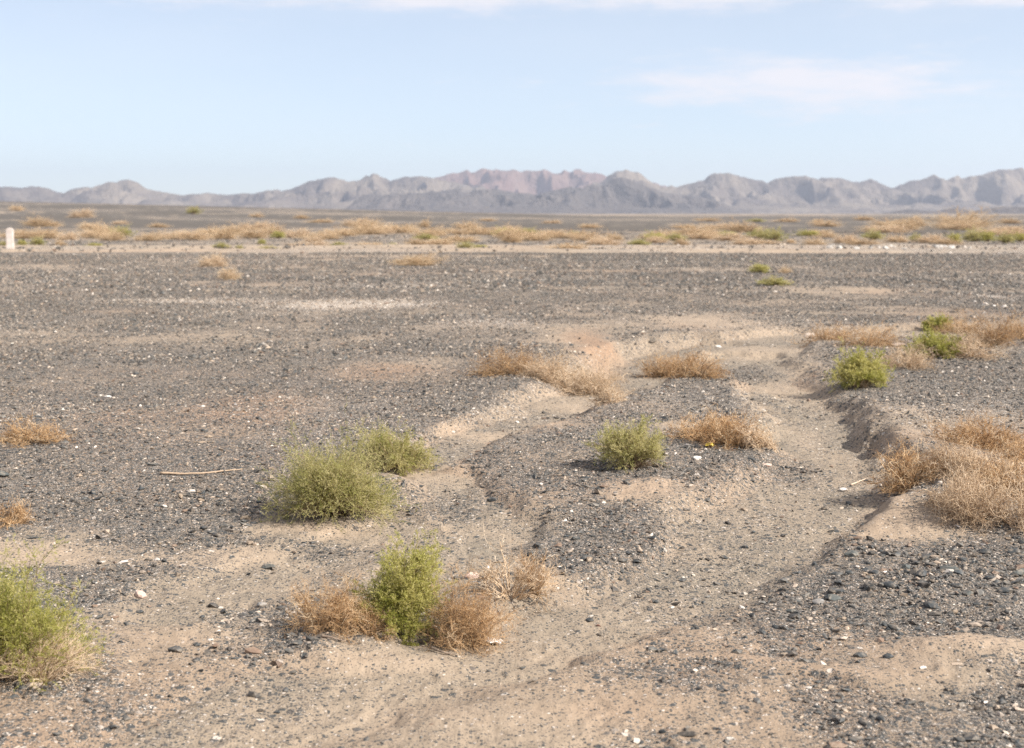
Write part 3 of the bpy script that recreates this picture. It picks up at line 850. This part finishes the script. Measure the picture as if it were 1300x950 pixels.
# longer dry banks by the wash
for k, (px, py, w, h, lab, mt, nm) in enumerate([
    (652, 478, 92, 34, 'dry shrub at the upper left end of the row on the wash bank', DRY, 120),
    (706, 492, 92, 42, 'pale tangled dry shrub in the middle of the row on the wash bank', STRAW, 140),
    (752, 503, 80, 42, 'dry shrub at the lower right end of the row on the wash bank', STRAW, 120),
    (778, 512, 44, 22, 'small dry tuft on the brink of the red cut bank', STRAW, 60),
    (842, 480, 66, 34, 'dry shrub in the upper wash, left of a touching pair', DRY, 110),
    (888, 482, 72, 36, 'orange dry shrub in the upper wash, right of a touching pair', DRY, 120),
    (880, 560, 78, 34, 'dry shrub behind the yellow scrap', DRY, 120),
    (925, 568, 80, 42, 'orange dry shrub right of the yellow scrap', DRY, 130),
    (968, 572, 50, 34, 'thin dry shrub at the right end of the bank with the yellow scrap', STRAW, 70),
    (48, 567, 80, 30, 'low dry tuft alone on the left gravel plain', DRY, 90),
    (14, 670, 60, 26, 'small dry tuft at the left edge above the pale sand', DRY, 60),
    (1165, 615, 96, 40, 'golden dry shrub at the top of the cut bank', DRY, 130),
    (1236, 672, 104, 78, 'large pale dry shrub nearest the camera on the right', STRAW, 110),
    (1292, 682, 90, 70, 'large dry shrub cut by the right edge of the photo', STRAW, 90),
    (1250, 620, 100, 46, 'pale tangled dry shrub behind the large ones on the right', STRAW, 100),
    (1245, 570, 108, 36, 'brown dry shrub farthest back of the right cluster', DRY, 140),
    (1302, 590, 80, 46, 'brown dry shrub at the right edge behind the large ones', DRY, 110),
    (1205, 606, 84, 34, 'low pale dry shrub joining the golden one to the right cluster', STRAW, 110),
    (1290, 640, 96, 54, 'rusty dry shrub at the right edge in the middle of the right cluster', DRY, 110),
    (1210, 648, 70, 44, 'thin pale dry shrub at the left front of the right cluster', STRAW, 80),
    (1050, 432, 74, 25, 'dry shrub at the left end of the far right row', DRY, 90),
    (1102, 441, 84, 32, 'dry shrub second from the left in the far right row', DRY, 100),
    (1150, 470, 78, 28, 'pale dry shrub in front of the deep green one', STRAW, 100),
    (1215, 425, 60, 24, 'brown dry shrub behind the deep green one', DRY, 80),
    (1232, 456, 84, 34, 'pale dry shrub right of the deep green one', STRAW, 100),
    (1262, 442, 74, 46, 'tall dark tan dry shrub at the far right', DRY, 120),
    (1300, 432, 50, 30, 'dark tan dry shrub cut by the right edge beside the tall one', DRY, 70),
]):
    far = py < 520
    plant('dry_shrub', lab, 'dry shrub', px, py, w * 1.12, h, 60 + k, mt, n_main=int(nm * (.62 if far else .48)), k2=7 if far else 8, k3=3 if far else 4, leaves=0,
          rad=.0026 if far else .0026, curl=.6 if far else .5, up=.12, tip_len=.36, flatb=.35, mess=.95, lump=.6,
          tshift=(-.14, .1, 0, .16, -.05)[k % 5])

# far shrubs on the plain: four dry and two green kinds, then copies
def far_mesh(name, seed, mats, **kw):
    A = plant_arrays(1.0, 1.0, 1.0, seed, **kw)
    V, F, T, I = [], [], [], []; off = 0
    for k, (part, (v, f, t)) in enumerate(A.items()):
        V.append(v); F.append(f + off); T.append(t); I.append(np.full(len(f), k)); off += len(v)
    V = np.concatenate(V)
    return fast_mesh(name, V, np.concatenate(F), False, {'tone': ('FLOAT', np.concatenate(T))}, None, [mats.get(p) or mats['twigs'] for p in A], np.concatenate(I))


FARD = [far_mesh('dry_shrub', 150 + i, STRAW if i == 1 else {'stem': M_STRAW, 'twigs': M_FAR}, n_main=95, k2=7, k3=3, leaves=0, rad=.006, curl=.5, up=.15, tip_len=.28, flatb=.3, mess=.9, tshift=.15 * (i % 3)) for i in range(5)]
FARG = [far_mesh('green_shrub', 170 + i, (GREEN, GREEN2, GREEN2)[i], n_main=60, k2=6, k3=2, leaves=5, leaf=(.05, .009), rad=.005, curl=.3, up=.3, tip_len=.22, tshift=.25) for i in range(3)]


def far_plant(px, py, w, h, green, label, group, seed):
    r = np.random.default_rng(seed)
    p = hit(px, py); d = math.hypot(p[0], p[1])
    W, H = w * 1.36 / FPX * d, h * 1.2 / FPX * d
    me = FARG[seed % 3] if green else FARD[seed % 5]
    o = link('green_shrub' if green else 'dry_shrub', me, None, (p[0], p[1] + W * .25, float(height(np.array([p[0]]), np.array([p[1] + W * .25]))[0]) - .02))
    dp = min(1.0, 3.0 / W)
    o.scale = (W, W * dp, H * 1.05); o.rotation_euler = (0, 0, r.uniform(-.5, .5) if dp > .8 else 0)
    return tag(o, label, 'shrub' if green else 'dry shrub', group)


for k, (px, py, w, h, gr, lab) in enumerate([
    (524, 338, 56, 16, 0, 'low tan dry shrub alone on the gravel just before the dirt road, centre'),
    (267, 339, 34, 18, 0, 'dry shrub before the dirt road on the left, larger of two'),
    (290, 356, 24, 17, 0, 'dry shrub before the dirt road on the left, smaller and nearer of two'),
    (965, 347, 22, 11, 1, 'small green shrub on the right gravel plain, farther of two'),
    (985, 363, 34, 12, 1, 'low green shrub on the right gravel plain, nearer of two'),
    (998, 347, 13, 9, 0, 'tiny dry tuft beside the two green shrubs of the right plain'),
    (100, 277, 30, 12, 0, 'dry shrub on the dark slope far behind the white post'),
    (20, 268, 16, 7, 0, 'small dry shrub high on the dark slope at the far left'),
    (245, 272, 16, 8, 1, 'small olive shrub high on the dark slope left of centre'),
    (1232, 290, 66, 20, 0, 'large tan dry shrub mound behind the green ones at the far right'),
    (538, 289, 14, 11, 0, 'upright brown shrub alone behind the centre of the scrub belt'),
]):
    far_plant(px, py, w, h, gr, lab, None, 900 + k)
belt = [(55, 303, 30, 13, 0), (82, 305, 24, 11, 0), (120, 303, 40, 12, 0), (75, 313, 14, 8, 0), (45, 312, 16, 9, 1), (26, 313, 10, 8, 1), (3, 313, 14, 6, 1), (150, 301, 26, 11, 1), (118, 314, 18, 5, 1),
        (140, 306, 30, 12, 0), (185, 306, 34, 12, 0), (215, 304, 30, 12, 0), (245, 305, 40, 13, 0), (280, 304, 34, 12, 0), (265, 297, 30, 8, 0), (280, 316, 18, 8, 1), (303, 317, 10, 5, 1), (332, 311, 9, 7, 1),
        (320, 303, 36, 12, 0), (345, 298, 30, 11, 0), (352, 303, 16, 9, 1), (375, 302, 34, 13, 0), (330, 291, 20, 6, 0), (382, 278, 18, 5, 0), (325, 276, 16, 5, 0), (405, 304, 44, 10, 0), (390, 313, 50, 7, 0),
        (430, 313, 18, 6, 1), (340, 317, 20, 4, 1), (430, 300, 40, 10, 0), (460, 298, 50, 13, 0), (485, 297, 28, 12, 0), (470, 313, 34, 6, 0), (498, 313, 12, 5, 1), (520, 295, 22, 9, 0), (545, 300, 40, 12, 0),
        (540, 305, 26, 8, 1), (560, 312, 36, 9, 0), (530, 312, 30, 8, 0), (590, 298, 50, 10, 0), (592, 316, 20, 8, 1), (610, 315, 16, 4, 1), (620, 298, 40, 10, 0), (650, 303, 44, 13, 0), (640, 300, 24, 10, 1),
        (675, 306, 40, 12, 0), (670, 298, 24, 7, 1), (705, 302, 34, 11, 0), (728, 301, 18, 7, 1), (745, 306, 40, 11, 0), (720, 318, 44, 10, 0), (765, 312, 46, 12, 0), (750, 290, 26, 6, 0), (780, 305, 20, 9, 0),
        (812, 312, 24, 8, 1), (840, 304, 40, 12, 0), (832, 308, 24, 12, 1), (858, 306, 22, 10, 1), (866, 312, 20, 9, 0), (890, 304, 34, 11, 0), (905, 300, 28, 9, 0), (930, 306, 40, 12, 0), (925, 301, 20, 7, 1),
        (965, 304, 26, 13, 1), (985, 306, 24, 13, 1), (975, 310, 30, 6, 0), (950, 311, 40, 9, 0), (1005, 309, 12, 6, 0), (1028, 300, 24, 7, 1), (1035, 312, 26, 10, 0), (1050, 302, 24, 7, 0), (1075, 309, 30, 12, 0),
        (1110, 305, 22, 12, 1), (1100, 312, 40, 8, 0), (1140, 308, 26, 9, 0), (1163, 307, 13, 10, 1), (1185, 309, 36, 12, 0), (1213, 309, 15, 12, 1), (1205, 311, 30, 7, 0), (1240, 307, 22, 13, 1), (1255, 307, 18, 12, 1),
        (1278, 309, 18, 12, 1), (1262, 299, 40, 9, 0), (1296, 307, 16, 10, 1), (1290, 300, 30, 9, 0), (1000, 282, 26, 5, 0), (1165, 281, 14, 7, 0), (1040, 283, 14, 5, 0), (1100, 280, 24, 5, 0), (900, 281, 30, 4, 0),
        (960, 282, 20, 4, 1), (700, 284, 24, 5, 0), (620, 281, 20, 4, 0), (1285, 284, 24, 6, 0), (870, 290, 30, 5, 0), (405, 283, 30, 5, 0), (150, 285, 20, 5, 0), (60, 288, 26, 6, 0), (200, 289, 24, 5, 0)]
rb = np.random.default_rng(5)
belt += [(rb.uniform(20, 1300), rb.choice([288, 292, 296, 299, 303, 308]) + rb.uniform(-1, 1), rb.uniform(24, 54), rb.uniform(8, 13), int(rb.random() < .06)) for _ in range(34)]
for k, (px, py, w, h, gr) in enumerate(belt):
    if py > 294:
        lab, grp = ('green shrub in the scrub belt behind the dirt road', 'green shrubs of the scrub belt') if gr else ('tan dry shrub in the scrub belt behind the dirt road', 'dry shrubs of the scrub belt')
    else:
        lab, grp = ('tiny far shrub on the dark plain behind the scrub belt', 'far shrubs on the dark plain')
    far_plant(px, py, w, h, gr, lab, grp, 1000 + k)

# ------------------------------------------------------------------ small things
def build_post():
    p = hit(13, 318)
    d = math.hypot(p[0], p[1]); W = 8.4 / FPX * d; H = 27 / FPX * d
    prof = []
    n = 10
    prof = [(-W / 2, -.1), (W / 2, -.1), (W / 2 * .96, H - W * .42)]
    prof += [(W / 2 * .96 * math.cos(a), H - W * .42 + W * .42 * math.sin(a)) for a in np.linspace(.15, math.pi - .15, n)]
    prof += [(-W / 2 * .96, H - W * .42)]
    m = len(prof); T = W * .30
    import bmesh
    bm = bmesh.new()
    fr = [bm.verts.new((x, -T, z)) for x, z in prof]; bk = [bm.verts.new((x, T, z)) for x, z in prof]
    bm.faces.new(fr); bm.faces.new(bk[::-1])
    for i in range(m):
        bm.faces.new((fr[i], bk[i], bk[(i + 1) % m], fr[(i + 1) % m]))
    bmesh.ops.recalc_face_normals(bm, faces=bm.faces)
    bmesh.ops.bevel(bm, geom=bm.edges[:], offset=.015, segments=2, affect='EDGES')
    me = bpy.data.meshes.new('marker_post'); bm.to_mesh(me); bm.free()
    me.materials.append(plain_material('whitewash', (.66, .61, .57), (.50, .42, .37), 6, .85, .004))
    o = link('marker_post', me, None, p); o.rotation_euler = (0, .01, .12)
    tag(o, 'white round topped kilometre stone beside the dirt road', 'marker post')


build_post()


def bent_stick(pix, rad, name, label, mat, lift=.012, cat='stick'):
    pts = []
    for px, py in pix:
        q = hit(px, py); q[2] = float(height(q[:1], q[1:2])[0]) + lift; pts.append(q)
    pts = np.array(pts); n = 16
    f = np.linspace(0, len(pts) - 1, n)
    P = np.stack([np.interp(f, np.arange(len(pts)), pts[:, c]) for c in range(3)], -1)
    P[1:-1] = .25 * P[:-2] + .5 * P[1:-1] + .25 * P[2:]
    c = P.mean(0)
    r = np.random.default_rng(len(label)); P = P + r.normal(0, rad * .12, P.shape)
    V, F = tubes((P - c)[None], np.array([rad]), 8)
    V = np.vstack([V, (P - c)[:1], (P - c)[-1:]])
    nv = len(V); k = n * 8
    caps = [(nv - 2, (i + 2) % 8, i + 1, i) for i in (0, 2, 4, 6)] + [(nv - 1, k - 8 + i, k - 8 + i + 1, k - 8 + (i + 2) % 8) for i in (0, 2, 4, 6)]
    me = fast_mesh(name, V, np.vstack([F, np.array(caps)]), True, None, mat)
    tag(link(name, me, None, c), label, cat)


M_STICK = plain_material('dry_cane', (.46, .34, .23), (.38, .27, .18), 30, .7, .001)
M_BLEACH = plain_material('bleached_wood', (.55, .45, .35), (.42, .32, .23), 40, .8, .001)
bent_stick([(203, 603), (225, 604), (255, 604), (285, 600), (308, 598)], .0085, 'fallen_stick', 'long pale curved stick lying on the left gravel plain', M_STICK)
bent_stick([(543, 796), (558, 800), (578, 806)], .007, 'dead_branch', 'pale broken branch under the rust brown dry shrub, upper of two', M_BLEACH, .06)
bent_stick([(548, 826), (562, 832), (582, 836)], .006, 'dead_branch', 'dark broken branch on the sand under the rust brown dry shrub, lower of two', plain_material('grey_wood', (.2, .15, .11), (.3, .23, .17), 40, .8, .001), .012)
bent_stick([(408, 810), (425, 814), (439, 818)], .006, 'dead_branch', 'dark twig on the sand below the low orange dry shrub', plain_material('brown_wood', (.17, .12, .09), (.25, .19, .14), 40, .8, .001), .01)
bent_stick([(1080, 618), (1094, 612), (1102, 609)], .006, 'dead_branch', 'pale twig across the bed at the foot of the cut bank', M_BLEACH, .01)


def scrap(px, py, wpx, hpx, name, label, mat, seed, cat):
    r = np.random.default_rng(seed); p = hit(px, py); d = math.hypot(p[0], p[1])
    W, H = wpx / FPX * d, hpx / FPX * d
    n = 9; u = np.linspace(-1, 1, n); U, Vv = np.meshgrid(u, u, indexing='ij')
    crumple = fbm(U * 1.6 + seed, Vv * 1.6, 3, seed)
    Z = H * (crumple - .25) * 1.6 * (1 - .35 * (U ** 2 + Vv ** 2)) + .004
    X = W / 2 * U * (1 + .25 * (fbm(Vv * 2, U, 2, seed + 3) - .5)); Y = W * .35 * Vv * (1 + .4 * (fbm(U * 2, Vv, 2, seed + 5) - .5))
    top = np.column_stack([X.ravel(), Y.ravel(), Z.ravel()])
    bot = top - np.array([0, 0, .0025])
    i = np.arange(n - 1)[:, None]; j = np.arange(n - 1)[None, :]
    F = np.stack(np.broadcast_arrays(i * n + j, (i + 1) * n + j, (i + 1) * n + j + 1, i * n + j + 1), -1).reshape(-1, 4)
    N = n * n
    e = [k for k in range(n)] + [k * n + n - 1 for k in range(1, n)] + [(n - 1) * n + k for k in range(n - 2, -1, -1)] + [k * n for k in range(n - 2, 0, -1)]
    R = np.array([(e[k], e[(k + 1) % len(e)], e[(k + 1) % len(e)] + N, e[k] + N) for k in range(len(e))])
    me = fast_mesh(name, np.vstack([top, bot]), np.vstack([F, F[:, ::-1] + N, R]), False, None, mat)
    o = link(name, me, None, p + np.array([0, 0, .004])); o.rotation_euler = (0, 0, r.uniform(-.5, .5))
    tag(o, label, cat)


scrap(901, 568, 10, 6, 'plastic_scrap', 'bright yellow crumpled scrap on the sand below the dry bank', plain_material('yellow_plastic', (.62, .47, .06), (.55, .38, .05), 50, .4, .001), 3, 'litter')
scrap(626, 818, 24, 10, 'plastic_scrap', 'whitish crumpled scrap at the right foot of the rust brown dry shrub', plain_material('white_plastic', (.78, .76, .73), (.66, .60, .54), 30, .5, .001), 8, 'litter')

# ------------------------------------------------------------------ air, light, sky
def build_haze():
    import bmesh
    m, nt, out = newmat('desert_haze')
    v = nt.nodes.new('ShaderNodeVolumePrincipled')
    v.inputs['Color'].default_value = (.74, .82, 1.0, 1)
    v.inputs['Density'].default_value = HAZE
    v.inputs['Anisotropy'].default_value = .25
    nt.links.new(v.outputs[0], out.inputs['Volume'])
    bm = bmesh.new(); bmesh.ops.create_cube(bm, size=1.0)
    lo, hi = -12.0, 420.0
    for q in bm.verts:
        q.co = (q.co.x * 27400, q.co.y * 27400, lo if q.co.z < 0 else hi)
    me = bpy.data.meshes.new('haze'); bm.to_mesh(me); bm.free(); me.materials.append(m)
    tag(link('haze', me), kind='stuff')


HAZE = 7.2e-5
build_haze()

EL, AZ = math.radians(40), math.radians(112)        # azimuth clockwise from the view direction
sd = np.array([math.cos(EL) * math.sin(AZ), math.cos(EL) * math.cos(AZ), math.sin(EL)])
sun = bpy.data.lights.new('sun', 'SUN'); sun.energy = 5.0; sun.angle = math.radians(.6); sun.color = (1, .94, .85)
so = bpy.data.objects.new('sun', sun); COL.objects.link(so); so.location = (20, -8, 30)
from mathutils import Vector
so.rotation_euler = Vector(-sd).to_track_quat('-Z', 'Y').to_euler()

w = bpy.data.worlds.new('World'); scene.world = w; w.use_nodes = True
nt = w.node_tree
for n in list(nt.nodes): nt.nodes.remove(n)
g = G(nt)
sky = g.n('ShaderNodeTexSky', sky_type='NISHITA', sun_disc=False)
sky.sun_elevation = EL; sky.sun_rotation = AZ; sky.altitude = 0; sky.air_density = .6; sky.dust_density = .3; sky.ozone_density = 0.0
dirv = g.n('ShaderNodeTexCoord').outputs['Generated']
sp = g.n('ShaderNodeSeparateXYZ'); g.l(dirv, sp.inputs[0])
mp = g.n('ShaderNodeMapping'); mp.inputs['Scale'].default_value = (17, 17, 95); g.l(dirv, mp.inputs[0])
cn = g.noise(mp.outputs[0], 1.0, 9, .66)


def band(az_deg, el_deg, waz, wel):
    a = g.math('DIVIDE', g.math('SUBTRACT', g.math('ARCTAN2', sp.outputs[0], sp.outputs[1]), math.radians(az_deg)), math.radians(waz))
    e = g.math('DIVIDE', g.math('SUBTRACT', sp.outputs[2], math.sin(math.radians(el_deg))), math.radians(wel))
    return g.math('EXPONENT', g.math('MULTIPLY', g.math('ADD', g.math('MULTIPLY', a, a), g.math('MULTIPLY', e, e)), -1))


mask = g.math('ADD', g.math('ADD', g.math('MULTIPLY', band(11.5, 5.0, 7.5, 1.1), 1.25), g.math('MULTIPLY', band(1, 8.7, 20, .8), 1.35)), g.math('ADD', band(22, 8.2, 7, .8), g.math('MULTIPLY', band(-20, 7.3, 3, .4), .5)))
hi = g.math('MULTIPLY', g.rng(sp.outputs[2], .16, .35), .75)
cl = g.rng(g.math('ADD', cn, g.math('MULTIPLY', g.math('ADD', mask, hi), .42)), .60, 1.02, 0, .72, True)
mp2 = g.n('ShaderNodeMapping'); mp2.inputs['Scale'].default_value = (2.2, 2.2, 9); g.l(dirv, mp2.inputs[0])
veil = g.math('MULTIPLY', g.rng(g.noise(mp2.outputs[0], 1.0, 4, .5), .25, .75, .24, .48), g.rng(sp.outputs[2], 0, .1, .8, 1))
thin = g.mix(veil, sky.outputs[0], (6.25, 6.4, 6.5))
skyc = g.mix(cl, thin, (6.35, 5.95, 6.05))
bg = g.n('ShaderNodeBackground'); g.l(skyc, bg.inputs[0]); bg.inputs[1].default_value = .092
wo = g.n('ShaderNodeOutputWorld'); g.l(bg.outputs[0], wo.inputs[0])

# ------------------------------------------------------------------ camera and output
cd = bpy.data.cameras.new('camera'); cam = bpy.data.objects.new('camera', cd); COL.objects.link(cam)
cam.location = (0, 0, CAMZ); cam.rotation_euler = (math.pi / 2 - PITCH, 0, 0)
cd.sensor_fit = 'HORIZONTAL'; cd.sensor_width = 36; cd.lens = 36 * FPX / 1300
cd.clip_start = .05; cd.clip_end = 60000
cd.dof.use_dof = True; cd.dof.focus_distance = 7.8; cd.dof.aperture_fstop = 3.2
scene.camera = cam
vs = scene.view_settings
vs.view_transform = 'Standard'; vs.look = 'None'; vs.gamma = 1; vs.use_curve_mapping = False; vs.exposure = .86
scene.render.engine = 'CYCLES'
cy = scene.cycles
cy.use_denoising = True; cy.denoiser = 'OPENIMAGEDENOISE'; cy.denoising_prefilter = 'NONE'; cy.denoising_input_passes = 'RGB_ALBEDO_NORMAL'; cy.use_adaptive_sampling = False; cy.max_bounces = 6; cy.diffuse_bounces = 3; cy.transmission_bounces = 4; cy.volume_bounces = 0; cy.sample_clamp_indirect = 6
